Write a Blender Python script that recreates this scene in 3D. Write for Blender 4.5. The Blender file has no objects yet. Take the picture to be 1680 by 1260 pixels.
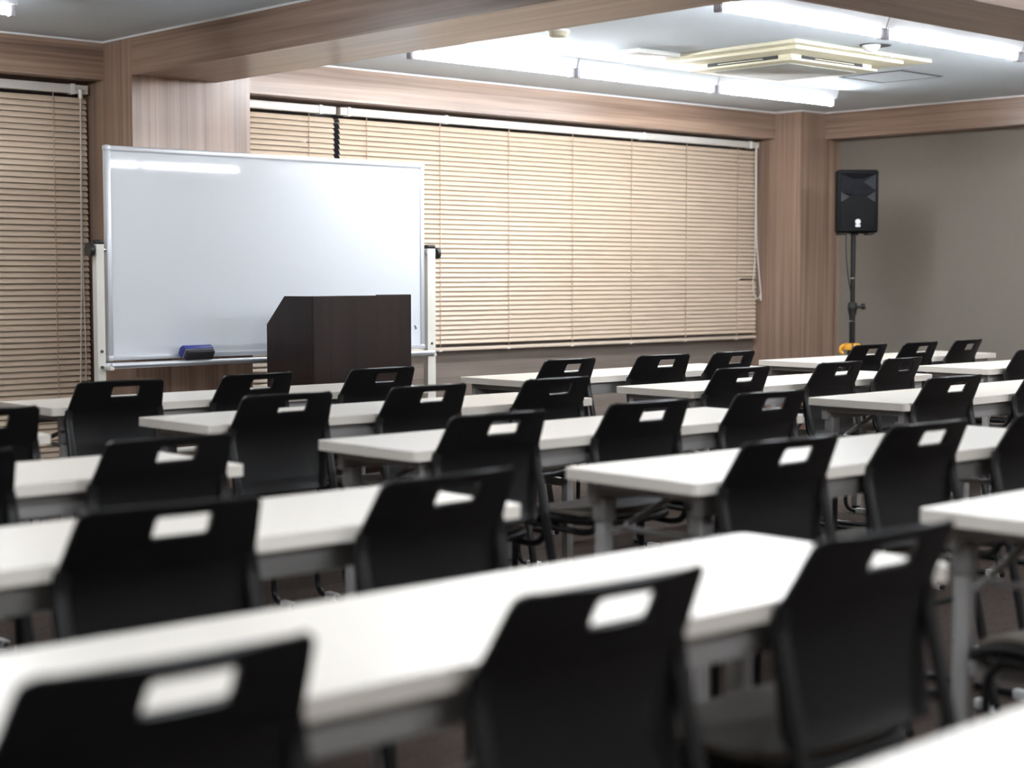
import bpy, bmesh, math, random
from mathutils import Vector, Matrix
random.seed(7)
D = bpy.data
SC = bpy.context.scene
COL = SC.collection

# ------------------------------------------------------------------ materials
def new_mat(name):
    m = D.materials.new(name); m.use_nodes = True
    nt = m.node_tree; b = nt.nodes.get('Principled BSDF')
    return m, nt, b
def plain(name, col, rough=.5, metal=0., spec=.5, var=0., vscale=8., bump=0., coat=0.):
    m, nt, b = new_mat(name)
    b.inputs['Roughness'].default_value = rough
    b.inputs['Metallic'].default_value = metal
    b.inputs['Specular IOR Level'].default_value = spec
    b.inputs['Coat Weight'].default_value = coat
    b.inputs['Coat Roughness'].default_value = .1
    tc = nt.nodes.new('ShaderNodeTexCoord')
    no = nt.nodes.new('ShaderNodeTexNoise'); no.inputs['Scale'].default_value = vscale; no.inputs['Detail'].default_value = 4
    nt.links.new(tc.outputs['Object'], no.inputs['Vector'])
    mx = nt.nodes.new('ShaderNodeMix'); mx.data_type = 'RGBA'
    mx.inputs[6].default_value = (*[c*(1-var) for c in col], 1)
    mx.inputs[7].default_value = (*[min(1, c*(1+var)) for c in col], 1)
    nt.links.new(no.outputs['Fac'], mx.inputs[0]); nt.links.new(mx.outputs[2], b.inputs['Base Color'])
    if bump:
        bp = nt.nodes.new('ShaderNodeBump'); bp.inputs['Strength'].default_value = bump; bp.inputs['Distance'].default_value = .002
        nt.links.new(no.outputs['Fac'], bp.inputs['Height']); nt.links.new(bp.outputs['Normal'], b.inputs['Normal'])
    return m
def wood(name, dark, mid, light, scale, rough=.30, fine=1.0, spec=.5):
    """laminate: streaks run along the axis with the small scale value"""
    m, nt, b = new_mat(name)
    L = nt.links.new; N = nt.nodes.new
    tc = N('ShaderNodeTexCoord'); mp = N('ShaderNodeMapping'); mp.inputs['Scale'].default_value = scale
    L(tc.outputs['Object'], mp.inputs['Vector'])
    n1 = N('ShaderNodeTexNoise'); n1.inputs['Scale'].default_value = 1.0; n1.inputs['Detail'].default_value = 3; n1.inputs['Roughness'].default_value = .55
    L(mp.outputs['Vector'], n1.inputs['Vector'])
    mp2 = N('ShaderNodeMapping'); mp2.inputs['Scale'].default_value = [s*(5*fine if s > 2 else 1.6) for s in scale]
    L(tc.outputs['Object'], mp2.inputs['Vector'])
    n2 = N('ShaderNodeTexNoise'); n2.inputs['Scale'].default_value = 1.0; n2.inputs['Detail'].default_value = 2
    L(mp2.outputs['Vector'], n2.inputs['Vector'])
    ad = N('ShaderNodeMath'); ad.operation = 'MULTIPLY_ADD'; ad.inputs[1].default_value = .38
    sc = N('ShaderNodeMath'); sc.operation = 'MULTIPLY'; sc.inputs[1].default_value = .66
    L(n1.outputs['Fac'], sc.inputs[0]); L(n2.outputs['Fac'], ad.inputs[0]); L(sc.outputs[0], ad.inputs[2])
    cr = N('ShaderNodeValToRGB'); e = cr.color_ramp.elements
    e[0].position = .34; e[0].color = (*dark, 1); e[1].position = .70; e[1].color = (*light, 1)
    x = e.new(.52); x.color = (*mid, 1)
    L(ad.outputs[0], cr.inputs['Fac']); L(cr.outputs['Color'], b.inputs['Base Color'])
    b.inputs['Roughness'].default_value = rough; b.inputs['Specular IOR Level'].default_value = spec
    return m
def emit(name, col, s):
    m, nt, b = new_mat(name)
    b.inputs['Base Color'].default_value = (*col, 1)
    b.inputs['Emission Color'].default_value = (*col, 1); b.inputs['Emission Strength'].default_value = s
    return m
WD, WM, WL = (.168, .106, .077), (.305, .200, .146), (.420, .294, .222)
M = {}
M['wood_v'] = wood('laminate_vertical', WD, WM, WL, (19, 19, .45))
M['wood_x'] = wood('laminate_along_x', WD, WM, WL, (.6, 16, 16))
M['wood_y'] = wood('laminate_along_y', WD, WM, WL, (16, .6, 16))
M['wood_low'] = wood('laminate_grey', (.13, .105, .09), (.19, .155, .132), (.25, .205, .18), (.5, 20, 20))
M['dark_wood'] = wood('lectern_wenge', (.012, .0052, .0041), (.0175, .0078, .0062), (.024, .0115, .0094), (16, 16, .6), rough=.42, spec=.25)
M['ceiling'] = plain('ceiling_paint', (.66, .735, .80), .7, var=.02, vscale=2)
M['grey_wall'] = plain('grey_wallpaper', (.228, .200, .170), .8, var=.05, vscale=40, bump=.1)
M['cream_wall'] = plain('beige_wallpaper', (.55, .50, .45), .8, var=.03, vscale=30)
M['trim'] = plain('white_trim', (.80, .80, .80), .4)
M['top'] = plain('white_melamine', (.85, .79, .71), .32, var=.01, vscale=60, spec=.5)
M['grey_metal'] = plain('grey_painted_steel', (.33, .318, .308), .42, var=.03)
M['dark_metal'] = plain('dark_grey_steel', (.075, .075, .08), .45, var=.05)
M['bracket'] = plain('mid_grey_steel', (.25, .242, .235), .42, var=.03)
M['chrome'] = plain('chrome', (.7, .7, .7), .22, metal=1.)
M['black'] = plain('black_plastic', (.0062, .0060, .0065), .40, var=.06, vscale=200, spec=.34)
M['black_tube'] = plain('black_tube', (.007, .007, .008), .38, spec=.35)
M['seat'] = plain('brown_black_upholstery', (.125, .107, .088), .85, var=.2, vscale=220, bump=.2)
M['glide'] = plain('white_glide', (.72, .72, .70), .5)
M['slat'] = plain('cream_slat', (.66, .53, .405), .27, var=.02, vscale=3, spec=.5)
M['rail'] = plain('ivory_rail', (.74, .71, .66), .35)
M['brail'] = plain('cream_bottom_rail', (.68, .56, .45), .35)
M['cord'] = plain('beige_cord', (.50, .36, .28), .8)
M['wcord'] = plain('white_cord', (.70, .66, .60), .7)
M['board'] = plain('whiteboard_enamel', (.74, .77, .81), .03, var=.006, vscale=3, spec=.5)
M['alu'] = plain('silver_frame', (.66, .68, .72), .35, metal=.35)
M['ivory'] = plain('ivory_steel', (.76, .74, .67), .38)
M['knob'] = plain('black_knob', (.012, .012, .012), .45)
M['blue'] = plain('blue_plastic', (.02, .025, .23), .4)
M['felt'] = plain('dark_felt', (.03, .03, .035), .9)
M['feltgrey'] = plain('grey_felt', (.25, .25, .27), .9)
M['spk'] = plain('speaker_black', (.0055, .0055, .0062), .6, spec=.15, var=.1, vscale=80)
M['grille'] = plain('speaker_grille', (.008, .008, .0084), .7, spec=.12, var=.3, vscale=420)
M['horn'] = plain('speaker_horn', (.004, .004, .007), .5, spec=.12)
M['hornl'] = plain('speaker_horn_side', (.012, .0135, .020), .45, spec=.2)
M['badge'] = plain('silver_badge', (.72, .72, .74), .35)
M['yellow'] = plain('yellow_plastic', (.80, .38, .03), .5)
M['ac'] = plain('cream_ac_plastic', (.66, .62, .47), .45)
M['acw'] = plain('white_plastic_and_glare', (.80, .80, .78), .4)  # white fittings, also the glare piece on the air conditioner plate
M['acg'] = plain('grey_ac_grille', (.40, .41, .38), .6, var=.1, vscale=120)
M['slot'] = plain('dark_slot', (.01, .01, .012), .6)
M['lampbody'] = plain('white_lamp_body', (.90, .91, .93), .4)
M['socket'] = plain('grey_socket', (.50, .49, .53), .5)
M['tube'] = emit('lit_tube', (.93, .965, 1.0), 54.0)
M['frame'] = plain('window_frame', (.10, .10, .10), .4)
M['pink'] = plain('pen_ink', (.02, .02, .04), .6)
# carpet
def carpet():
    m, nt, b = new_mat('brown_carpet'); L = nt.links.new; N = nt.nodes.new
    tc = N('ShaderNodeTexCoord'); mp = N('ShaderNodeMapping'); mp.inputs['Scale'].default_value = (8, 170, 1)
    L(tc.outputs['Object'], mp.inputs['Vector'])
    n = N('ShaderNodeTexNoise'); n.inputs['Scale'].default_value = 1; n.inputs['Detail'].default_value = 2; L(mp.outputs['Vector'], n.inputs['Vector'])
    n2 = N('ShaderNodeTexNoise'); n2.inputs['Scale'].default_value = 90; L(tc.outputs['Object'], n2.inputs['Vector'])
    ad = N('ShaderNodeMath'); ad.operation = 'ADD'; L(n.outputs['Fac'], ad.inputs[0]); L(n2.outputs['Fac'], ad.inputs[1])
    cr = N('ShaderNodeValToRGB'); e = cr.color_ramp.elements
    e[0].position = .75; e[0].color = (.038, .027, .023, 1); e[1].position = 1.0; e[1].color = (.090, .068, .058, 1)
    hl = N('ShaderNodeMath'); hl.operation = 'MULTIPLY'; hl.inputs[1].default_value = 1.0
    L(ad.outputs[0], hl.inputs[0]); L(hl.outputs[0], cr.inputs['Fac']); L(cr.outputs['Color'], b.inputs['Base Color'])
    b.inputs['Roughness'].default_value = .95; b.inputs['Specular IOR Level'].default_value = .1
    bp = N('ShaderNodeBump'); bp.inputs['Strength'].default_value = .4; bp.inputs['Distance'].default_value = .003
    L(ad.outputs[0], bp.inputs['Height']); L(bp.outputs['Normal'], b.inputs['Normal'])
    return m
M['carpet'] = carpet()
def glass():
    m, nt, b = new_mat('window_glass')
    b.inputs['Base Color'].default_value = (.8, .85, .9, 1); b.inputs['Transmission Weight'].default_value = 1
    b.inputs['Roughness'].default_value = .02
    return m
M['glass'] = glass()

# ------------------------------------------------------------------ mesh builder
class MB:
    def __init__(s): s.bm = bmesh.new()
    def add(s, tmp):
        me = D.meshes.new('t'); tmp.to_mesh(me); tmp.free(); s.bm.from_mesh(me); D.meshes.remove(me); return s
    def box(s, a, b, bev=0., seg=2, mat=None, only=None):
        t = bmesh.new(); bmesh.ops.create_cube(t, size=1)
        c = [(a[i]+b[i])/2 for i in range(3)]; d = [abs(b[i]-a[i]) for i in range(3)]
        for v in t.verts: v.co = Vector([c[i]+v.co[i]*d[i] for i in range(3)])
        if bev:
            es = list(t.edges)
            if only == 'z': es = [e for e in es if abs((e.verts[0].co-e.verts[1].co).normalized().z) > .9]
            bmesh.ops.bevel(t, geom=es, offset=bev, segments=seg, profile=.5, affect='EDGES')
        if mat is not None: bmesh.ops.transform(t, matrix=mat, verts=t.verts)
        return s.add(t)
    def cyl(s, p0, p1, r, n=16, r2=None):
        p0 = Vector(p0); p1 = Vector(p1); t = bmesh.new(); d = p1-p0
        bmesh.ops.create_cone(t, cap_ends=True, segments=n, radius1=r, radius2=r if r2 is None else r2, depth=d.length)
        q = Vector((0, 0, 1)).rotation_difference(d.normalized())
        bmesh.ops.transform(t, matrix=Matrix.Translation((p0+p1)/2) @ q.to_matrix().to_4x4(), verts=t.verts)
        return s.add(t)
    def tube(s, pts, r, n=8, fillet=0., flat=1.):
        pts = [Vector(p) for p in pts]
        if fillet:
            o = [pts[0]]
            for i in range(1, len(pts)-1):
                a, b, c = pts[i-1], pts[i], pts[i+1]
                u = (a-b); v = (c-b); f = min(fillet, u.length*.45, v.length*.45)
                A = b+u.normalized()*f; C = b+v.normalized()*f
                for k in range(7):
                    w = k/6; o.append(A*(1-w)**2+b*2*w*(1-w)+C*w*w)
            o.append(pts[-1]); pts = o
        t = bmesh.new(); rings = []; up = None
        for i, p in enumerate(pts):
            d = (pts[min(i+1, len(pts)-1)]-pts[max(i-1, 0)]).normalized()
            if up is None:
                up = Vector((1, 0, 0)) if abs(d.x) < .8 else Vector((0, 0, 1))
            x = (up-d*up.dot(d)).normalized(); y = d.cross(x); up = x
            rings.append([t.verts.new(p+x*(math.cos(2*math.pi*k/n)*r)+y*(math.sin(2*math.pi*k/n)*r*flat)) for k in range(n)])
        for a, b in zip(rings, rings[1:]):
            for k in range(n): t.faces.new((a[k], a[(k+1) % n], b[(k+1) % n], b[k]))
        t.faces.new(rings[0][::-1]); t.faces.new(rings[-1])
        bmesh.ops.recalc_face_normals(t, faces=t.faces)
        return s.add(t)
    def prism(s, poly, h0, h1, axis='z', bev=0.):
        t = bmesh.new()
        def P(u, v, w): return {'z': (u, v, w), 'x': (w, u, v), 'y': (u, w, v)}[axis]
        A = [t.verts.new(P(u, v, h0)) for u, v in poly]; B = [t.verts.new(P(u, v, h1)) for u, v in poly]
        n = len(poly); t.faces.new(A); t.faces.new(B[::-1])
        for k in range(n): t.faces.new((A[k], B[k], B[(k+1) % n], A[(k+1) % n]))
        bmesh.ops.recalc_face_normals(t, faces=t.faces)
        if bev: bmesh.ops.bevel(t, geom=list(t.edges), offset=bev, segments=3, profile=.5, affect='EDGES')
        return s.add(t)
    def dome(s, c, r, h, n=20, down=True):
        t = bmesh.new(); rings = []
        for j in range(6):
            a = j/5*math.pi/2
            rr = r*math.cos(a); z = h*math.sin(a)*(-1 if down else 1)
            if j == 5: rings.append([t.verts.new((c[0], c[1], c[2]+z))])
            else: rings.append([t.verts.new((c[0]+rr*math.cos(2*math.pi*k/n), c[1]+rr*math.sin(2*math.pi*k/n), c[2]+z)) for k in range(n)])
        for a, b in zip(rings, rings[1:]):
            for k in range(n):
                if len(b) == 1: t.faces.new((a[k], a[(k+1) % n], b[0]))
                else: t.faces.new((a[k], a[(k+1) % n], b[(k+1) % n], b[k]))
        t.faces.new(rings[0]); bmesh.ops.recalc_face_normals(t, faces=t.faces)
        return s.add(t)
    def build(s, name, mat, parent=None, smooth=True, angle=35):
        me = D.meshes.new(name); s.bm.to_mesh(me); s.bm.free()
        if smooth:
            me.polygons.foreach_set('use_smooth', [True]*len(me.polygons))
            me.set_sharp_from_angle(angle=math.radians(angle))
        me.materials.append(M[mat] if isinstance(mat, str) else mat)
        o = D.objects.new(name, me); COL.objects.link(o)
        if parent is not None: o.parent = parent
        return o
def tag(o, label=None, cat=None, group=None, kind=None):
    if label: o['label'] = label
    if cat: o['category'] = cat
    if group: o['group'] = group
    if kind: o['kind'] = kind
    return o
def empty(name, loc=(0, 0, 0), rz=0.):
    o = D.objects.new(name, None); o.empty_display_size = .1; o.location = loc; o.rotation_euler = (0, 0, rz); COL.objects.link(o); return o
def kids(o): return [c for c in D.objects if c.parent == o]
def copy_tree(o, parent=None):
    ch = kids(o); c = o.copy(); COL.objects.link(c)
    if parent is not None: c.parent = parent
    for k in ch: copy_tree(k, c)
    return c
def struct(o, label=None, cat=None): return tag(o, label, cat, kind='structure')

# ------------------------------------------------------------------ room shell
ZC, ZS = 2.435, 2.234
X0, X1, Y0, Y1 = -1.6, 10.668, -2.6, 8.30
YS, YP, XB, XB2, XP2, XC, YPC, XR = 8.044, 7.751, 4.462, 4.978, 5.192, 10.177, 7.795, 10.474
struct(MB().box((X0-.2, Y0-.2, -.12), (X1+.2, Y1+.5, 0)).build('floor', 'carpet'), 'brown streaked carpet floor under the tables', 'floor')
struct(MB().box((X0-.2, Y0-.2, ZC), (X1+.2, Y1+.5, ZC+.12)).build('ceiling', 'ceiling'), 'white painted ceiling', 'ceiling')
struct(MB().box((X1, Y0-.2, 0), (X1+.15, Y1+.2, ZC)).build('wall_right', 'grey_wall'), 'plain grey wall behind the loudspeaker', 'wall')
struct(MB().box((X0-.15, Y0-.2, 0), (X0, Y1+.2, ZC)).build('wall_left', 'cream_wall'), 'beige wall left of the photo', 'wall')
struct(MB().box((X0, Y0-.15, 0), (X1, Y0, ZC)).build('wall_back', 'cream_wall'), 'beige wall behind the camera', 'wall')
w = MB(); w.box((X0, Y1-.05, 0), (XB, Y1+.12, .76)); w.box((XP2, Y1-.05, 0), (XC, Y1+.12, .76))
w.box((X0, Y1, 2.20), (XB, Y1+.12, ZC)); w.box((XP2, Y1, 2.20), (XC, Y1+.12, ZC))
struct(w.build('wall_front', 'wood_low', smooth=False), 'grey laminate wall below the window blinds', 'wall')
# pillars, beams, soffits
struct(MB().box((XB, YP, 0), (XP2, Y1+.1, ZC)).build('pillar', 'wood_v', smooth=False), 'wood laminate pillar behind the whiteboard', 'pillar')
struct(MB().box((XC, YPC, 0), (X1, Y1+.1, ZC)).build('pillar', 'wood_v', smooth=False), 'wood laminate corner pillar beside the loudspeaker', 'pillar')
struct(MB().box((XB, Y0, ZS), (XB2, YP, ZC)).build('ceiling_beam', 'wood_y', smooth=False), 'wood laminate ceiling beam running up to the pillar', 'beam')
struct(MB().box((XB2, 3.50, ZS), (XR, 3.96, ZC)).build('ceiling_beam', 'wood_x', smooth=False), 'wood laminate cross beam at the top right', 'beam')
struct(MB().box((X0, 3.50, ZS), (XB, 3.96, ZC)).build('ceiling_beam', 'wood_x', smooth=False), 'wood laminate cross beam over the left bay', 'beam')
struct(MB().box((X0, YS, ZS), (XB, Y1, ZC)).build('soffit', 'wood_x', smooth=False), 'wood laminate soffit above the left blind', 'soffit')
struct(MB().box((XP2, YS, ZS), (XC, Y1, ZC)).build('soffit', 'wood_x', smooth=False), 'wood laminate soffit above the long blind', 'soffit')
struct(MB().box((XR, Y0, ZS), (X1, YPC, ZC)).build('soffit', 'wood_y', smooth=False), 'wood laminate soffit along the grey wall', 'soffit')
# thin white ceiling bead
t = .010
b = MB(); b.box((X0, YS-t, ZC-t), (XB, YS, ZC)); b.box((XP2, YS-t, ZC-t), (XC, YS, ZC)); b.box((XB-t, 3.96, ZC-t), (XB, YS-t, ZC))
b.box((XB2, 3.96, ZC-t), (XB2+t, YP-t, ZC)); b.box((XB2, YP-t, ZC-t), (XP2, YP, ZC)); b.box((XC, YPC-t, ZC-t), (XR, YPC, ZC))
b.box((XC-t, YPC-t, ZC-t), (XC, YS, ZC)); b.box((XR-t, 3.96, ZC-t), (XR, YPC-t, ZC))
struct(b.build('trim_1', 'trim', smooth=False), 'thin white bead where ceiling meets wood', 'trim')
b = MB(); b.box((X0, Y1-.062, 0), (XB, Y1-.05, .06)); b.box((XP2, Y1-.062, 0), (XC, Y1-.05, .06))
struct(b.build('baseboard_front', 'dark_metal', smooth=False), 'dark baseboard under the windows', 'baseboard')
struct(MB().box((X1-.012, Y0, 0), (X1, YPC, .06)).build('baseboard_right', 'dark_metal', smooth=False), 'dark baseboard along the grey wall', 'baseboard')
for n, (a, c) in enumerate(((X0+.02, XB-.002), (XP2+.002, XC-.002))):
    r = struct(empty('window_%d' % (n+1), ((a+c)/2, Y1+.06, .76)), ('window behind the left blind', 'wide window behind the long blind')[n], 'window')
    h = (c-a)/2
    f = MB(); zt = 1.438
    f.box((-h, -.03, 0), (h, .03, .05)); f.box((-h, -.03, zt-.05), (h, .03, zt)); k = 3
    for i in range(k+1):
        x = -h+.025+(2*h-.05)*i/k; f.box((x-.025, -.03, .05), (x+.025, .03, zt-.05))
    f.build('window_frame', 'frame', r, smooth=False)
    MB().box((-h+.03, -.004, .04), (h-.03, .004, zt-.04)).build('window_pane', 'glass', r, smooth=False)

# ------------------------------------------------------------------ venetian blinds
def blind(xa, xb, label, cords, clips, zb=.70, right_cords=None, left_wand=None, bend=None):
    YB = 8.195
    r = tag(empty('venetian_blind', ((xa+xb)/2, YB, zb)), label, 'blind', 'cream venetian blinds')
    ox = (xa+xb)/2
    L = lambda x: x-ox
    zt = 2.132
    h = MB(); h.box((L(xa), -.024, 2.165-zb), (L(xb), .024, 2.212-zb), .003); h.build('headrail', 'rail', r)
    for cx in clips:
        MB().box((L(cx)-.012, -.029, 2.160-zb), (L(cx)+.012, .026, 2.217-zb), .003).build('bracket', 'acw', r)
    # slats
    s = MB(); pitch = 0.0311; z = 2.131-0.0311*int((2.1105-zb-.033)/0.0311)
    xs = sorted(set([xa+.004, xb-.004]+[c for c in cords if xa < c < xb]))
    xs2 = []
    for p, q in zip(xs, xs[1:]):
        m = max(1, int((q-p)/.28)); xs2 += [p+(q-p)*k/m for k in range(m)]
    xs2.append(xs[-1])
    if bend: xs2 = sorted(xs2+[bend[0]-.004, bend[0]+.03, bend[0]+.09])
    t = bmesh.new()
    while z < zt-.001:
        base = random.gauss(0, .006); prev = None
        for xi, x in enumerate(xs2):
            tl = math.radians(56)+base+random.gauss(0, .010)
            dz = random.gauss(0, .0003)
            if bend and abs(z-bend[1]) < .018 and x > bend[0]: tl -= .6; dz += .005 if z > bend[1] else -.005
            ring = []
            for side in (0, 1):
                ks = range(5) if side == 0 else range(4, -1, -1)
                for k in ks:
                    u = (k/4-.5)*.0375; bow = .0040*(1-(2*u/.0375)**2)+(0 if side == 0 else -.0007)
                    # u runs from room side (low) to window side (high); bow outwards to the room
                    yy = u*math.cos(tl)-bow*math.sin(tl); zz = u*math.sin(tl)+bow*math.cos(tl)
                    ring.append(t.verts.new((L(x), yy, z-zb+zz+dz)))
            if prev:
                n = len(ring)
                for k in range(n): t.faces.new((prev[k], prev[(k+1) % n], ring[(k+1) % n], ring[k]))
            else: t.faces.new(ring)
            prev = ring
        t.faces.new(prev[::-1]); z += pitch
    bmesh.ops.recalc_face_normals(t, faces=t.faces); s.add(t)
    s.build('slats', 'slat', r, angle=50)
    b = MB(); b.box((L(xa), -.014, 0), (L(xb), .014, .024), .006, 3); br = b.build('bottom_rail', 'brail', r)
    for c in cords:
        if xa < c < xb:
            MB().tube([(L(c), -.016, 2.165-zb), (L(c), -.0155, .02)], .0026, 6).build('ladder_cord', 'cord', r)
            MB().box((L(c)-.012, -.018, -.003), (L(c)+.012, .004, .010), .002).build('cord_button', 'rail', br)
    if right_cords:
        MB().tube([(L(10.098), -.034, 2.17-zb), (L(10.10), -.034, 1.75-zb), (L(10.105), -.036, 1.43-zb), (L(10.135), -.04, 1.2-zb), (L(10.160), -.04, 1.035-zb)], .0055, 8, fillet=.15).build('pull_cord', 'wcord', r)
        MB().tube([(L(10.086), -.036, 2.17-zb), (L(10.086), -.038, 1.3-zb), (L(10.062), -.040, 1.16-zb), (L(10.066), -.040, 1.06-zb), (L(10.11), -.040, 1.0-zb), (L(10.15), -.040, 1.03-zb)], .004, 8, fillet=.08).build('pull_cord', 'wcord', r)
        MB().cyl((L(10.155), -.04, 1.045-zb), (L(10.158), -.04, .995-zb), .009, 10, .006).build('cord_tassel', 'wcord', r)
    if left_wand:
        MB().cyl((L(left_wand), -.036, 2.185-zb), (L(left_wand), -.036, 2.14-zb), .012, 10).build('tilt_hook', 'rail', r)
        MB().tube([(L(left_wand), -.036, 2.15-zb), (L(left_wand)-.012, -.038, 1.2-zb), (L(left_wand)-.03, -.038, .60-zb)], .0042, 8, fillet=.2).build('tilt_wand', 'wcord', r)
        MB().tube([(L(left_wand)+.006, -.03, 2.15-zb), (L(left_wand)-.004, -.034, 1.38-zb), (L(left_wand)+.008, -.036, .70-zb), (L(left_wand)+.002, -.036, .62-zb)], .0032, 8, fillet=.2).build('pull_cord', 'wcord', r)
    return r
blind(6.128, 10.143, 'long closed cream blind covering most of the window right of the whiteboard', [6.334, 6.925, 7.525, 8.125, 8.719, 9.309, 9.90], [6.193, 6.975, 8.838, 10.05], right_cords=True, bend=(9.915, 1.155))
blind(XP2+.012, 6.094, 'short closed cream blind whose top shows above the whiteboard', [5.30, 5.898], [5.98], zb=.12)
blind(2.4, 4.438, 'closed cream blind at the far left beside the pillar', [2.6, 3.4, 4.236], [3.0, 4.349], zb=.10, left_wand=4.385)

# ------------------------------------------------------------------ whiteboard
YW = 7.35
wb = tag(empty('mobile_whiteboard', (5.08, YW, 0)), 'large white mobile whiteboard on an ivory stand behind the lectern', 'whiteboard')
bx0, bx1, bz0, bz1 = 4.072-5.08, 6.090-5.08, .772, 1.828
s = MB().box((bx0+.02, -.008, bz0+.02), (bx1-.02, .012, bz1-.02)).build('board_panel', 'board', wb, smooth=False)
f = MB(); fw_ = .026
f.box((bx0, -.018, bz1-fw_), (bx1, .02, bz1), .005); f.box((bx0, -.018, bz0), (bx1, .02, bz0+fw_), .005)
f.box((bx0, -.0175, bz0+.01), (bx0+fw_, .0195, bz1-.01), .005); f.box((bx1-fw_, -.0175, bz0+.01), (bx1, .0195, bz1-.01), .005)
f.build('board_frame', 'alu', wb)
for sx in (bx0, bx1):
    for sz in (bz0, bz1):
        c = MB(); ax = -.003 if sx == bx0 else -.027; az = -.003 if sz == bz0 else -.027
        c.box((sx+ax, -.021, sz+az), (sx+ax+.03, .022, sz+az+.03), .008); c.build('corner_cap', 'alu', wb)
MB().tube([(6.020-5.08, -.0095, .905), (6.028-5.08, -.0095, .897), (6.031-5.08, -.0095, .889), (6.027-5.08, -.0095, .884)], .0035, 6, fillet=.004).build('pen_mark', 'pink', s)
for sx, kx in ((-1, bx0), (1, bx1)):
    x0 = kx-.062 if sx < 0 else kx+.020
    p = MB(); x1 = x0+.042 if sx < 0 else x0+.058
    # channel shaped post
    p.box((x0, -.02, .07), (x1, -.014, 1.345)); p.box((x0, -.014, .07), (x0+.005, .02, 1.345)); p.box((x1-.005, -.014, .07), (x1, .02, 1.345)); p.box((x0+.005, .014, .07), (x1-.005, .02, 1.345))
    post = p.build('post', 'ivory', wb, smooth=False)
    MB().box((x0-.002, -.024, 1.345), (x1+.002, .024, 1.366), .008, 3).build('post_cap', 'knob', post)
    xo = x0 if sx < 0 else x1
    k = MB(); k.cyl((xo, 0, 1.318), (xo+sx*.012, 0, 1.318), .014); k.cyl((xo+sx*.012, 0, 1.318), (xo+sx*.034, 0, 1.318), .033, 20)
    k.build('pivot_knob', 'knob', post)
    xi = x1 if sx < 0 else x0
    j = MB(); j.cyl((xi, 0, 1.318), (kx, 0, 1.318), .010, 12); j.cyl((xi-.001*sx, 0, 1.318), (xi-sx*.006, 0, 1.318), .018, 12); j.build('pivot_pin', 'chrome', post)
    for bz in ((.82, .742) if sx < 0 else (.80, .735)):
        MB().cyl(((x0+x1)/2, -.020, bz), ((x0+x1)/2, -.025, bz), .008, 8).build('bolt', 'dark_metal', post)
    xm = (x0+x1)/2
    ft = MB(); ft.box((xm-.022, -.235, .055), (xm+.022, .235, .085), .006); foot = ft.build('foot', 'ivory', wb)
    for yy in (-.205, .205):
        c = MB(); c.cyl((xm-.010, yy, .025), (xm+.010, yy, .025), .025, 16); c.cyl((xm, yy, .025), (xm, yy, .058), .007, 8); c.build('caster', 'knob', foot)
tr = MB(); xa, xb = bx0-.02, bx1+.02
tr.box((xa, -.075, .736), (xb, -.02, .742)); tr.cyl((xa, -.075, .752), (xb, -.075, .752), .013, 14)
tr.box((xa, -.026, .736), (xb, -.020, .762)); tray = tr.build('pen_tray', 'alu', wb)
for x in (xa, xb):
    MB().box((x-.012, -.085, .728), (x+.012, -.018, .748), .004).build('tray_bracket', 'ivory', tray)
MB().cyl((bx0-.03, .004, .30), (bx1+.03, .004, .30), .016, 14).build('cross_tube', 'ivory', wb)
# eraser on the tray
er = tag(empty('whiteboard_eraser', (4.545, YW-.094, .782)), 'blue whiteboard eraser with grey felt lying on the pen tray', 'eraser')
er.rotation_euler = (math.radians(-58), 0, .05)
e = MB(); prof = [(-.034, .026), (.028, .026), (.032, .05), (.024, .070), (-.010, .072), (-.032, .058)]
e.prism(prof, -.088, .088, 'x', .006); e.build('handle', 'blue', er)
MB().box((-.082, -.026, .0), (.082, .022, .021), .002).build('felt_pad', 'felt', er)
MB().box((-.086, -.029, .021), (.086, .024, .027), .001).build('felt_backing', 'feltgrey', er)

# ------------------------------------------------------------------ lectern
lec = tag(empty('lectern', (5.13, 6.66, 0)), 'dark brown wooden lectern with sloped sides in front of the whiteboard', 'lectern')
hw = .31; side = [(.018, 0), (.018, 1.088), (.247, 1.088), (.405, .942), (.405, 0)]
for sx in (-1, 1):
    x = sx*hw
    m = MB(); m.prism(side, min(x, x-sx*.02), max(x, x-sx*.02), 'x'); m.build('side_panel', 'dark_wood', lec, smooth=False)
MB().box((-hw, 0, 0), (hw, .018, 1.089), .0015).build('front_panel', 'dark_wood', lec, smooth=False)
MB().box((-hw+.021, .018, 1.066), (hw-.021, .247, 1.0865)).build('top_shelf', 'dark_wood', lec, smooth=False)
m = MB(); m.prism([(.247, 1.0865), (.247, 1.066), (.404, .925), (.404, .9425)], -hw+.021, hw-.021, 'x'); m.build('reading_desk', 'dark_wood', lec, smooth=False)
MB().box((-hw+.021, .019, .50), (hw-.021, .39, .52)).build('shelf', 'dark_wood', lec, smooth=False)
MB().box((-hw+.021, .019, .04), (hw-.021, .39, .06)).build('bottom_shelf', 'dark_wood', lec, smooth=False)
MB().box((.095, .002, 1.089), (hw, .020, 1.0935)).build('edge_strip', 'dark_wood', lec, smooth=False)

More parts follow.
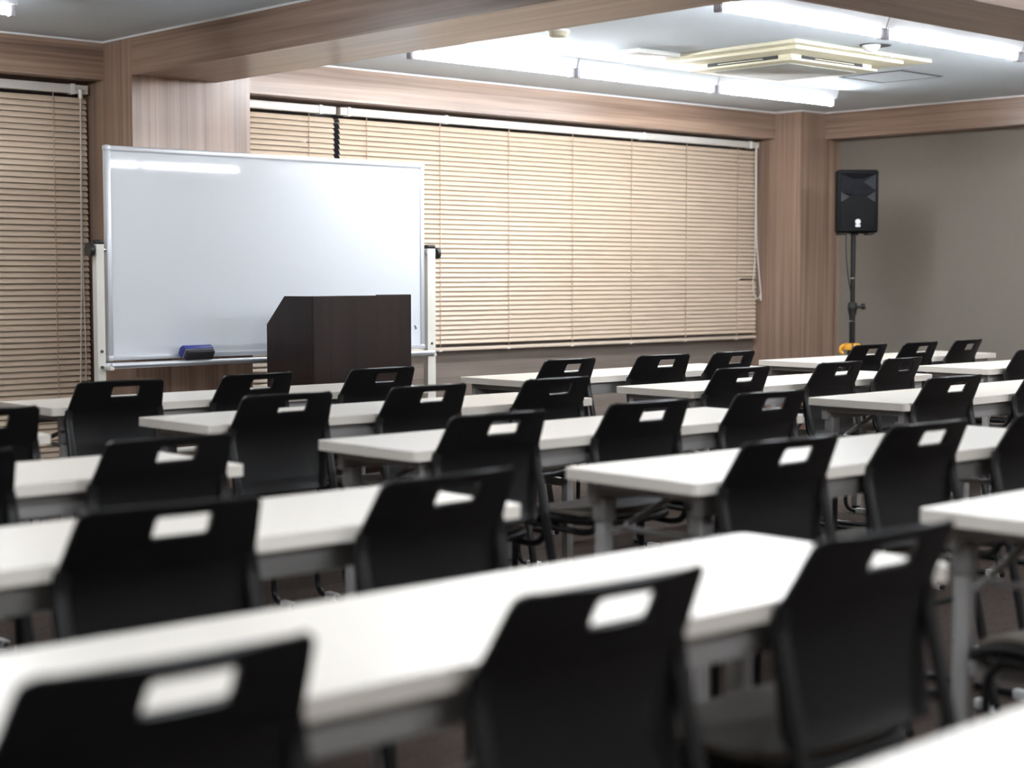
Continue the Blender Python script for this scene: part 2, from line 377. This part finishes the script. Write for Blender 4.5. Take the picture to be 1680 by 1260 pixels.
# ------------------------------------------------------------------ loudspeaker and stand
SX, SY = 9.885, 7.10
st = tag(empty('speaker_stand', (SX, SY, 0)), 'black tripod stand holding the loudspeaker beside the corner pillar', 'stand')
MB().cyl((0, 0, .30), (0, 0, .98), .0215, 16).build('lower_tube', 'black_tube', st)
MB().cyl((0, 0, .98), (0, 0, 1.476), .0175, 16).build('pole', 'black_tube', st)
c = MB(); c.cyl((0, 0, .90), (0, 0, .955), .024, 16, .036); c.cyl((0, 0, .955), (0, 0, .995), .036, 16, .030); col = c.build('collar', 'knob', st)
k = MB(); k.cyl((.025, -.02, .96), (.055, -.045, .965), .010, 10); k.cyl((.05, -.042, .964), (.068, -.056, .967), .022, 12); k.build('clamp_knob', 'knob', col)
MB().cyl((0, 0, 1.165), (0, 0, 1.172), .0182, 16).build('pole_ring', 'chrome', st)
MB().cyl((0, 0, .858), (0, 0, .864), .0222, 16).build('pole_ring', 'chrome', st)
MB().cyl((0, 0, .55), (0, 0, .66), .034, 16).build('tripod_hub', 'knob', st)
for k in range(3):
    a = math.radians(20+120*k); cx, cy = math.cos(a), math.sin(a)
    l = MB(); l.tube([(cx*.03, cy*.03, .60), (cx*.44, cy*.44, .018)], .0125, 8); leg = l.build('leg', 'black_tube', st)
    MB().cyl((cx*.44, cy*.44, 0), (cx*.44, cy*.44, .03), .018, 10).build('rubber_foot', 'knob', leg)
    MB().tube([(cx*.022, cy*.022, .32), (cx*.23, cy*.23, .315)], .009, 8).build('brace', 'black_tube', st)
# yellow band with its loop
y = MB()
pts = [(math.cos(2*math.pi*i/24)*.045, math.sin(2*math.pi*i/24)*.045) for i in range(24)]
t = bmesh.new(); n = 24; rr = [(.036, .655), (.062, .655), (.066, .675), (.055, .70), (.036, .703)]
R_ = [[t.verts.new((q*math.cos(2*math.pi*i/n), q*math.sin(2*math.pi*i/n), z)) for i in range(n)] for q, z in rr]
for a in range(len(rr)):
    A, B = R_[a], R_[(a+1) % len(rr)]
    for i in range(n): t.faces.new((A[i], A[(i+1) % n], B[(i+1) % n], B[i]))
bmesh.ops.recalc_face_normals(t, faces=t.faces); y.add(t)
y.tube([(-.05, .03, .690), (-.072, .046, .675), (-.074, .048, .645), (-.058, .036, .628)], .012, 8, fillet=.03)
y.build('warning_band', 'yellow', st)
cb = tag(MB().tube([(SX-.125, SY-.03, 1.50), (SX-.128, SY-.03, 1.36), (SX-.10, SY-.035, 1.15), (SX-.055, SY-.045, 1.0), (SX-.052, SY-.045, .93), (SX-.056, SY-.045, .5), (SX-.06, SY-.05, .012)], .004, 8, fillet=.15).build('audio_cable', 'knob'), 'thin black cable hanging from the loudspeaker down along its stand', 'cable')
sp = tag(empty('loudspeaker', (SX+.012, SY, 1.476), math.radians(-44.4)), 'black portable loudspeaker with silver badge on a tripod stand', 'speaker')
# local: front faces -Y
W2, WB, DP, HT = .148, .105, .25, .460
b = MB(); b.prism([(-W2, -.125), (W2, -.125), (W2, -.03), (WB, .125), (-WB, .125), (-W2, -.03)], .014, HT, 'z', .020); b.build('cabinet', 'spk', sp)
for fx in (-.10, .10):
    MB().box((fx-.025, -.10, 0), (fx+.025, .06, .02), .006).build('foot', 'knob', sp)
MB().cyl((0, 0, 0), (0, 0, .02), .03, 16).build('pole_socket', 'knob', sp)
yf = -.125
fr = MB()
fr.box((-.142, yf-.014, .026), (-.124, yf+.004, HT-.012), .005); fr.box((.124, yf-.014, .026), (.142, yf+.004, HT-.012), .005)
fr.box((-.140, yf-.014, HT-.030), (.140, yf+.004, HT-.012), .005); fr.box((-.140, yf-.014, .026), (.140, yf+.004, .040), .005)
fr.build('front_frame', 'spk', sp)
arch = [(-.124, .040), (.124, .040), (.124, .215)]+[(.124*math.cos(a), .215+.062*math.sin(a)) for a in [math.pi*i/14 for i in range(1, 14)]]+[(-.124, .215)]
MB().prism(arch, yf-.012, yf+.003, 'y', .002).build('grille', 'grille', sp)
# horn: four facets recessed behind the frame
t = bmesh.new()
o = [(-.124, yf-.012, .302), (.124, yf-.012, .302), (.124, yf-.012, .430), (-.124, yf-.012, .430)]
i_ = [(-.03, yf-.001, .335), (.03, yf-.001, .335), (.03, yf-.001, .395), (-.03, yf-.001, .395)]
ov = [t.verts.new(p) for p in o]; iv = [t.verts.new(p) for p in i_]
dip = t.verts.new((0, yf-.012, .272))
for k in range(4):
    if k == 0: t.faces.new((ov[0], dip, iv[0])); t.faces.new((dip, iv[1], iv[0])); t.faces.new((dip, ov[1], iv[1]))
    else: t.faces.new((ov[k], ov[(k+1) % 4], iv[(k+1) % 4], iv[k]))
t.faces.new(iv); bmesh.ops.recalc_face_normals(t, faces=t.faces)
hn = MB().add(t).build('horn', 'horn', sp, smooth=False)
MB().prism([(.123, .315), (.123, .425), (.035, .372)], yf-.0135, yf-.0115, 'y').build('horn_side', 'hornl', hn, smooth=False)
for sx in (-1, 1):
    MB().prism([(sx*.122, .230), (sx*.122, .305), (sx*.062, .268)], yf-.0125, yf-.010, 'y').build('port', 'slot', sp, smooth=False)
bd = MB(); bd.cyl((0, yf-.011, .092), (0, yf-.018, .092), .019, 20); bd.box((-.018, yf-.017, .055), (.018, yf-.011, .072), .003); bd.build('badge', 'badge', sp)

# ------------------------------------------------------------------ ceiling things
def light_proto():
    r = empty('fluorescent_light', (0, 0, ZC))
    MB().prism([(-.045, 0), (-.024, -.060), (.024, -.060), (.045, 0)], .003, 1.232, 'x', .003).build('lamp_body', 'lampbody', r)
    MB().cyl((.036, 0, -.083), (1.199, 0, -.083), .0205, 18).build('tube', 'tube', r)
    for x in (.010, 1.199):
        MB().box((x, -.019, -.110), (x+.026, .019, -.055), .006).build('lamp_socket', 'socket', r)
    return r
LP = [(5.556, 6.83, 'bare fluorescent lamp nearest the pillar in the ceiling row above the long blind', None),
      (6.796, 6.83, 'middle bare fluorescent lamp in the ceiling row above the long blind', None),
      (8.036, 6.83, 'bare fluorescent lamp nearest the corner pillar, in the row above the long blind', None),
      (5.556, 4.726, 'bare fluorescent lamp starting beside the ceiling beam, in the row at the top edge', None),
      (6.796, 4.726, 'bare fluorescent lamp above the air conditioner, in the row at the top right', None),
      (8.036, 4.726, 'bare fluorescent lamp cut off by the right edge of the photo', None),
      (2.17, 6.90, 'bare fluorescent lamp whose lit end shows in the top left corner', None)]
OFF = 'unseen bare fluorescent lamp added on the ceiling to light the room'  # lamps out of view, added to light the room; number and places guessed
for x, yy in ((2.125, 1.7), (.885, 1.7), (.885, 4.4), (2.125, -.85), (.885, -.85), (5.9, 1.9), (7.14, 1.9), (8.38, 1.9),
              (6.54, -.85), (7.78, -.85), (9.02, -.85)):  # this back row follows the reflection in the whiteboard
    LP.append((x, yy, OFF, 'unseen added lamps'))
proto = None
for x, yy, lab, grp in LP:
    if proto is None: o = proto = light_proto()
    else: o = copy_tree(proto)
    o.location = (x, yy, ZC); tag(o, lab, 'ceiling light', grp or 'fluorescent lamps in ceiling rows')
    if grp: o['group'] = grp
# air conditioner cassette
ac = tag(empty('ceiling_air_conditioner', (7.64, 5.97, ZC)), 'cream square air conditioner cassette set in the ceiling between the lamp rows', 'air conditioner')
p = MB(); p.box((-.56, -.50, -.020), (.72, .50, 0), .004); p.build('cover_plate', 'ac', ac)
MB().box((-.90, .30, -.024), (-.56, .50, 0), .004).build('plate_glare', 'acw', ac)  # overexposed light on the plate's left end, put in as a white piece
b = MB(); b.box((-.50, -.46, -.044), (.50, .48, -.020), .010); body = b.build('cassette_panel', 'ac', ac)
MB().box((-.36, -.32, -.068), (.38, .36, -.044)).build('inner_box', 'ac', body, smooth=False)
fr = MB(); fr.box((-.385, -.345, -.082), (.405, .385, -.068), .004); gf = fr.build('grille_frame', 'ac', body)
MB().box((-.30, -.26, -.088), (.32, .30, -.082), .003).build('intake_grille', 'acg', gf)
for a, bb in (((-.27, -.3245, -.066), (.29, -.320, -.046)), ((-.27, .360, -.066), (.29, .3645, -.046)), ((-.3645, -.23, -.066), (-.360, .27, -.046)), ((.380, -.23, -.066), (.3845, .27, -.046))):
    o = MB().box(a, bb, 0).build('air_slot', 'slot', body, smooth=False)
    c = [(a[i]+bb[i])/2 for i in range(3)]; lx, ly = bb[0]-a[0], bb[1]-a[1]; v = MB()
    if lx > ly: v.box((c[0]-lx*.30, c[1]-.010, -.060), (c[0]+lx*.34, c[1]+.010, -.055), .002)
    else: v.box((c[0]-.010, c[1]-ly*.30, -.060), (c[0]+.010, c[1]+ly*.34, -.055), .002)
    v.build('louver', 'ac', o)
MB().box((.30, -.505, -.026), (.33, -.455, -.018), .002).build('clip', 'acw', body)
hp_ = tag(empty('ceiling_hatch', (8.87, 6.10, ZC)), 'white square access hatch with a thin grey frame in the ceiling', 'hatch')
h = MB(); q = .228
h.box((-q, -q, -.006), (q, -q+.012, 0)); h.box((-q, q-.012, -.006), (q, q, 0)); h.box((-q, -q+.012, -.006), (-q+.012, q-.012, 0)); h.box((q-.012, -q+.012, -.006), (q, q-.012, 0))
h.build('hatch_frame', 'dark_metal', hp_, smooth=False)
MB().box((-q+.015, -q+.015, -.004), (q-.015, q-.015, 0)).build('hatch_panel', 'ceiling', hp_, smooth=False)
dt = tag(empty('smoke_detector', (5.95, 6.10, ZC)), 'round cream smoke detector on the ceiling beside the beam', 'smoke detector')
d = MB(); d.cyl((0, 0, -.012), (0, 0, 0), .062, 28); d.build('base', 'acw', dt)
d = MB(); d.cyl((0, 0, -.030), (0, 0, -.012), .050, 28, .056); d.dome((0, 0, -.030), .048, .012, 28); d.build('sensor', 'ac', dt)
dl = tag(empty('ceiling_sensor', (7.60, 5.33, ZC)), 'small white dome on a dark grey disc under the second lamp row', 'sensor')
MB().cyl((0, 0, -.006), (0, 0, 0), .085, 28).build('base_plate', 'dark_metal', dl)
MB().dome((-.025, .01, -.006), .05, .035, 24).build('dome', 'acw', dl)

# ------------------------------------------------------------------ tables
def table_proto():
    """local origin at the floor under the far-left corner; x along the table, -y towards the chairs"""
    r = empty('folding_table'); Wt, Dt = 1.8, .46
    b = MB(); b.box((0, -Dt, .671), (Wt, 0, .70), .018, 4, only='z'); b.build('tabletop', 'top', r, angle=30)
    for ya in (-Dt+.035, -.065):
        MB().box((.05, ya, .612), (Wt-.05, ya+.028, .671), .003).build('apron', 'grey_metal', r)
    for xa in (.052, Wt-.085):
        MB().box((xa, -Dt+.0635, .645), (xa+.033, -.0655, .670), .003).build('end_rail', 'grey_metal', r)
    for i, xc in enumerate((.085, Wt-.085)):
        s = 1 if i == 0 else -1
        for yc in (-Dt+.065, -.065):
            b = MB(); b.box((xc-.0175, yc-.0175, .012), (xc+.0175, yc+.0175, .611), .004); lg = b.build('leg', 'grey_metal', r)
            MB().box((xc-.022, yc-.022, .560), (xc+.022, yc+.022, .622), .004).build('leg_bracket', 'bracket', lg)
            MB().cyl((xc, yc, 0), (xc, yc, .013), .020, 14).build('foot', 'knob', lg)
        MB().box((xc-.012, -Dt+.083, .345), (xc+.012, -.083, .378), .003).build('crossbar', 'grey_metal', r)
        xi = xc+s*.045
        u = MB(); u.tube([(xi+s*.26, -.085, .628), (xi, -.085, .540), (xi, -Dt+.085, .540), (xi+s*.26, -Dt+.085, .628)], .0085, 8, fillet=.03)
        for yc in (-Dt+.09, -.09): u.tube([(xc, yc, .532), (xi, yc, .540)], .008, 8)
        u.build('folding_brace', 'grey_metal', r)
    return r
TB = {'A1': (2.907, 6.114, -.0102), 'A2': (2.938, 5.104, .0027), 'A3': (2.918, 4.025, .0131), 'A4': (2.965, 3.019, -.0166), 'A5': (2.982, 1.971, .0196),
      'B1': (5.256, 6.073, .0078), 'B2': (5.308, 5.077, -.0025), 'B3': (5.378, 4.079, .0082), 'C1': (7.544, 6.077, -.0075), 'C2': (7.685, 5.109, -.0201),
      'Z2': (.628, 5.19, 0), 'Z3': (.608, 4.10, -.0073), 'Z4': (.625, 3.055, -.0042), 'Z5': (.656, 2.024, -.0076), 'Z6': (.676, .945, .0295)}
TL = {'A1': 'white folding table directly in front of the dark lectern',
      'A2': 'white folding table second from the lectern, its bare left end showing',
      'A3': 'white folding table third from the lectern, its rounded left corner showing',
      'A4': 'white folding table fourth from the lectern, bare left end with leg brace showing',
      'A5': 'white folding table cut off by the right edge, fifth from the lectern',
      'B1': 'white folding table in the front row below the long blind',
      'B2': 'white folding table in the second row below the long blind',
      'B3': 'white folding table in the third row below the long blind',
      'C1': 'white folding table in the front row beside the speaker stand',
      'C2': 'white folding table behind the speaker stand table, cut off at right',
      'Z2': 'white folding table at the left edge, only a small corner showing',
      'Z3': 'white folding table at the left, its right end behind a chair in mid photo',
      'Z4': 'white folding table at the lower left, next behind the long foreground table',
      'Z5': 'long white foreground table running from the lower left edge',
      'Z6': 'white tabletop corner at the bottom right, nearest the camera'}
tp = None
for k, (x, yy, a) in TB.items():
    if tp is None: o = tp = table_proto()
    else: o = copy_tree(tp)
    o.location = (x, yy, 0); o.rotation_euler = (0, 0, a); tag(o, TL[k], 'table', 'white folding tables in rows')

# ------------------------------------------------------------------ chairs
def lerp_prof(P, z):
    for (y0, z0), (y1, z1) in zip(P, P[1:]):
        if z0 >= z >= z1: return y0+(y1-y0)*(z0-z)/(z0-z1)
    return P[-1][0] if z < P[-1][1] else P[0][0]
def smooth_prof(P, n=5):
    # Catmull-Rom
    out = []
    for i in range(len(P)-1):
        p0 = P[max(i-1, 0)]; p1 = P[i]; p2 = P[i+1]; p3 = P[min(i+2, len(P)-1)]
        for k in range(n):
            t = k/n
            f = lambda a, b, c, d: .5*(2*b+(c-a)*t+(2*a-5*b+4*c-d)*t*t+(3*b-a-3*c+d)*t**3)
            out.append((f(p0[0], p1[0], p2[0], p3[0]), f(p0[1], p1[1], p2[1], p3[1])))
    out.append(P[-1]); return out
PROF = smooth_prof([(0, .80), (.018, .768), (.042, .722), (.064, .68), (.071, .635), (.068, .58), (.062, .53), (.055, .488), (.045, .468)])
def chair_proto():
    """local origin on the floor below the middle of the backrest's top edge; +y towards the table"""
    r = empty('stacking_chair')
    # backrest shell with handle slot
    t = bmesh.new()
    us = [-1, -.975, -.93, -.8, -.6, -.45, -.32, -.215, -.190, -.08, 0, .085, .17, .25, .33, .375, .400, .52, .64, .8, .93, .975, 1]
    zs = [.80, .7985, .794, .789, .785, .779, .7745, .758, .748, .7425, .738, .715, .70, .685, .67, .65, .63, .605, .58, .55, .52, .495, .478, .468]
    S0, S1 = 5, 10          # slot rows: zs[5]..zs[10]
    def half(z):
        h = .172+.020*min(1, max(0, (.80-z)/.12))
        if z < .665: h = .192-.009*min(1, (.665-z)/.10)
        if z < .50: h -= .02*((.50-z)/.03)**2*.6
        return h
    g = []
    for j, z in enumerate(zs):
        row = []; h = half(z)
        d = .80-z; rr = .017
        if d < rr: h = h-rr+math.sqrt(max(0, rr*rr-(rr-d)**2))
        y0 = lerp_prof(PROF, z)
        bul = .020 if z > .66 else .020-.006*min(1, (.66-z)/.12)
        for u in us:
            row.append(t.verts.new((u*h, y0-bul*(1-u*u), z)))
        g.append(row)
    i0, i1 = us.index(-.215), us.index(.400)
    for j in range(len(zs)-1):
        for i in range(len(us)-1):
            inside = S0 <= j < S1 and i0 <= i < i1
            q = [g[j][i], g[j+1][i], g[j+1][i+1], g[j][i+1]]
            if not inside: t.faces.new(q); continue
            if j in (S0, S1-1) and i in (i0, i1-1):       # rounded slot corners
                drop = {(S0, i0): 2, (S0, i1-1): 1, (S1-1, i0): 3, (S1-1, i1-1): 0}[(j, i)]
                t.faces.new([v for k, v in enumerate(q) if k != drop])
    bmesh.ops.recalc_face_normals(t, faces=t.faces)
    o = MB().add(t).build('backrest', 'black', r, angle=60)
    sm = o.modifiers.new('thick', 'SOLIDIFY'); sm.thickness = .009; sm.offset = 0
    bv = o.modifiers.new('edge', 'BEVEL'); bv.width = .003; bv.segments = 2; bv.limit_method = 'ANGLE'; bv.angle_limit = math.radians(50)
    # rear legs: flat struts from the shell's shoulders down to the runners
    for sx in (-1, 1):
        x = sx*.186
        m = MB(); m.tube([(sx*.180, .060, .690), (x, .062, .655), (x, .012, .45), (sx*.195, -.085, .020)], .0165, 8, fillet=.06, flat=.62)
        m.build('leg', 'black', r)
    for sx in (-1, 1):
        x = sx*.195
        m = MB(); m.tube([(x, .385, .405), (x, .425, .36), (x, .430, .0125), (x, .05, .0125), (x, -.098, .0125)], .0105, 8, fillet=.055)
        leg = m.build('leg', 'black_tube', r)
        for yy in (.335, -.055):
            MB().box((x-.0135, yy-.032, 0.0), (x+.0135, yy+.032, .027), .004).build('glide', 'glide', leg)
    for sx in (-1, 1):
        x = sx*.195
        MB().tube([(x, .392, .402), (x, .10, .392), (x, .045, .405), (x, .020, .47)], .011, 8, fillet=.05).build('seat_rail', 'black_tube', r)
    MB().tube([(-.195, .33, .394), (.195, .33, .394)], .010, 8).build('seat_bar', 'black_tube', r)
    MB().tube([(-.194, -.02, .315), (.194, -.02, .315)], .008, 8).build('stretcher', 'black_tube', r)
    # seat pan and pad
    def slab(z0, z1, ex, ey0, ey1, dropf, bevel, name, mat):
        t = bmesh.new(); nx, ny = 12, 12; grid = {}
        for k, z in ((0, z0), (1, z1)):
            for i in range(nx+1):
                for j in range(ny+1):
                    u = i/nx*2-1; v = j/ny*2-1
                    # squircle outline
                    un = u*math.sqrt(max(0, 1-v*v*v*v*.22)); vn = v*math.sqrt(max(0, 1-u*u*u*u*.16))
                    y_ = ey0+(ey1-ey0)*(vn+1)/2
                    dz = -dropf*max(0, (v-.45)/.55)**2+.010*(u*u)
                    grid[(k, i, j)] = t.verts.new((un*ex*(1-.05*(v < 0)*abs(v)), y_, z+dz))
        for k in (0, 1):
            for i in range(nx):
                for j in range(ny):
                    t.faces.new((grid[k, i, j], grid[k, i+1, j], grid[k, i+1, j+1], grid[k, i, j+1]))
        rim = [(i, 0) for i in range(nx)]+[(nx, j) for j in range(ny)]+[(i, ny) for i in range(nx, 0, -1)]+[(0, j) for j in range(ny, 0, -1)]
        for a, b_ in zip(rim, rim[1:]+rim[:1]): t.faces.new((grid[0, a[0], a[1]], grid[0, b_[0], b_[1]], grid[1, b_[0], b_[1]], grid[1, a[0], a[1]]))
        bmesh.ops.recalc_face_normals(t, faces=t.faces)
        o = MB().add(t).build(name, mat, r, angle=50)
        bv = o.modifiers.new('edge', 'BEVEL'); bv.width = bevel; bv.segments = 3; bv.limit_method = 'ANGLE'; bv.angle_limit = math.radians(45)
        return o
    slab(.404, .428, .215, .075, .485, .034, .008, 'seat_pan', 'black')
    slab(.4285, .447, .205, .085, .475, .034, .006, 'seat_pad', 'seat')
    return r
CH = [('A1', 'left', 3.132, 5.551, -.084), ('A1', 'middle', 3.751, 5.557, .064), ('A1', 'right', 4.376, 5.545, .007),
      ('A2', 'left', 3.184, 4.541, -.054), ('A2', 'middle', 3.803, 4.551, -.011), ('A2', 'right', 4.428, 4.534, .011),
      ('A3', 'left', 3.175, 3.488, -.057), ('A3', 'middle', 3.817, 3.496, -.042), ('A3', 'right', 4.439, 3.511, -.046),
      ('A4', 'left', 3.19, 2.458, -.049), ('A4', 'middle', 3.807, 2.478, -.048), ('A4', 'right', 4.365, 2.443, -.03),
      ('A5', 'left', 3.22, 1.40, 0), ('B1', 'left', 5.471, 5.516, .039), ('B1', 'middle', 6.092, 5.488, -.086), ('B1', 'right', 6.615, 5.475, .052),
      ('B2', 'left', 5.508, 4.509, -.02), ('B2', 'middle', 6.182, 4.496, .034), ('B2', 'right', 6.703, 4.512, .081),
      ('B3', 'left', 5.615, 3.545, -.053), ('B3', 'middle', 6.328, 3.536, -.02),
      ('C1', 'left', 7.834, 5.496, .052), ('C1', 'middle', 8.327, 5.49, .007), ('C1', 'right', 8.83, 5.489, .09),
      ('C2', 'left', 7.965, 4.554, 0), ('Z2', 'right', 2.168, 4.64, 0), ('Z3', 'middle', 1.553, 3.543, -.02), ('Z3', 'right', 2.118, 3.516, .003),
      ('Z4', 'middle', 1.504, 2.492, -.07), ('Z4', 'right', 2.13, 2.482, .021),
      ('Z5', 'left', .898, 1.485, -.03), ('Z5', 'middle', 1.542, 1.472, -.024), ('Z5', 'right', 2.158, 1.475, -.042)]
PH = {'A1': 'the table directly in front of the lectern', 'A2': 'the second table from the lectern', 'A3': 'the third table from the lectern',
      'A4': 'the fourth table from the lectern', 'B1': 'the front table below the long blind', 'B2': 'the second-row table below the long blind',
      'B3': 'the third-row table below the long blind', 'C1': 'the front table beside the speaker stand', 'Z5': 'the long foreground table'}
SPL = {('A5', 'left'): 'black chair at the lower right edge, only its seat corner and legs showing',
       ('C2', 'left'): 'black chair cut off at the right edge, behind the speaker stand table',
       ('B3', 'middle'): 'sliver of a black chair at the right edge, third row below the blind',
       ('A4', 'right'): 'black chair cut by the right edge at the fourth table from the lectern',
       ('Z2', 'right'): 'dark black chair at the left edge in front of a small table corner',
       ('Z3', 'middle'): 'sliver of a black chair cut by the left edge beside a white tabletop',
       ('Z3', 'right'): 'black chair hiding the right end of the table at mid left',
       ('Z4', 'middle'): 'large black chair at lower left just beyond the long foreground table',
       ('Z4', 'right'): 'black chair hiding the right table end just beyond the long foreground table'}
cp = None
for tb, pos, x, yy, a in CH:
    if cp is None: o = cp = chair_proto()
    else: o = copy_tree(cp)
    o.location = (x, yy, 0); o.rotation_euler = (0, 0, a)
    lab = SPL.get((tb, pos)) or '%s black plastic chair with handle slot at %s' % (pos, PH[tb])
    tag(o, lab, 'chair', 'black stacking chairs at the tables')

# ------------------------------------------------------------------ camera
cam = D.cameras.new('camera'); co = D.objects.new('camera', cam); COL.objects.link(co)
r_ = Vector((.73469152633647, -.6784008548092546, -.0008008267356889309)); u_ = Vector((.04501059252932574, .04756744191295008, .9978533885446382)); f_ = Vector((.6769064984837617, .7331504747757658, -.06548262095031232))
mw = Matrix(((r_.x, u_.x, -f_.x, 0), (r_.y, u_.y, -f_.y, 0), (r_.z, u_.z, -f_.z, 1.19178), (0, 0, 0, 1)))
co.matrix_world = mw
cam.sensor_fit = 'HORIZONTAL'; cam.sensor_width = 36; cam.lens = 58.2776; cam.clip_start = .05; cam.clip_end = 60
cam.dof.use_dof = True; cam.dof.focus_distance = 8.2; cam.dof.aperture_fstop = 2.15; cam.dof.aperture_blades = 0
SC.camera = co
wd = D.worlds.new('world'); wd.use_nodes = True; SC.world = wd
wd.node_tree.nodes['Background'].inputs['Color'].default_value = (.01, .012, .016, 1)
SC.view_settings.view_transform = 'Standard'; SC.view_settings.look = 'None'
SC.view_settings.exposure = 0.85; SC.view_settings.gamma = 1.0; SC.view_settings.use_curve_mapping = False
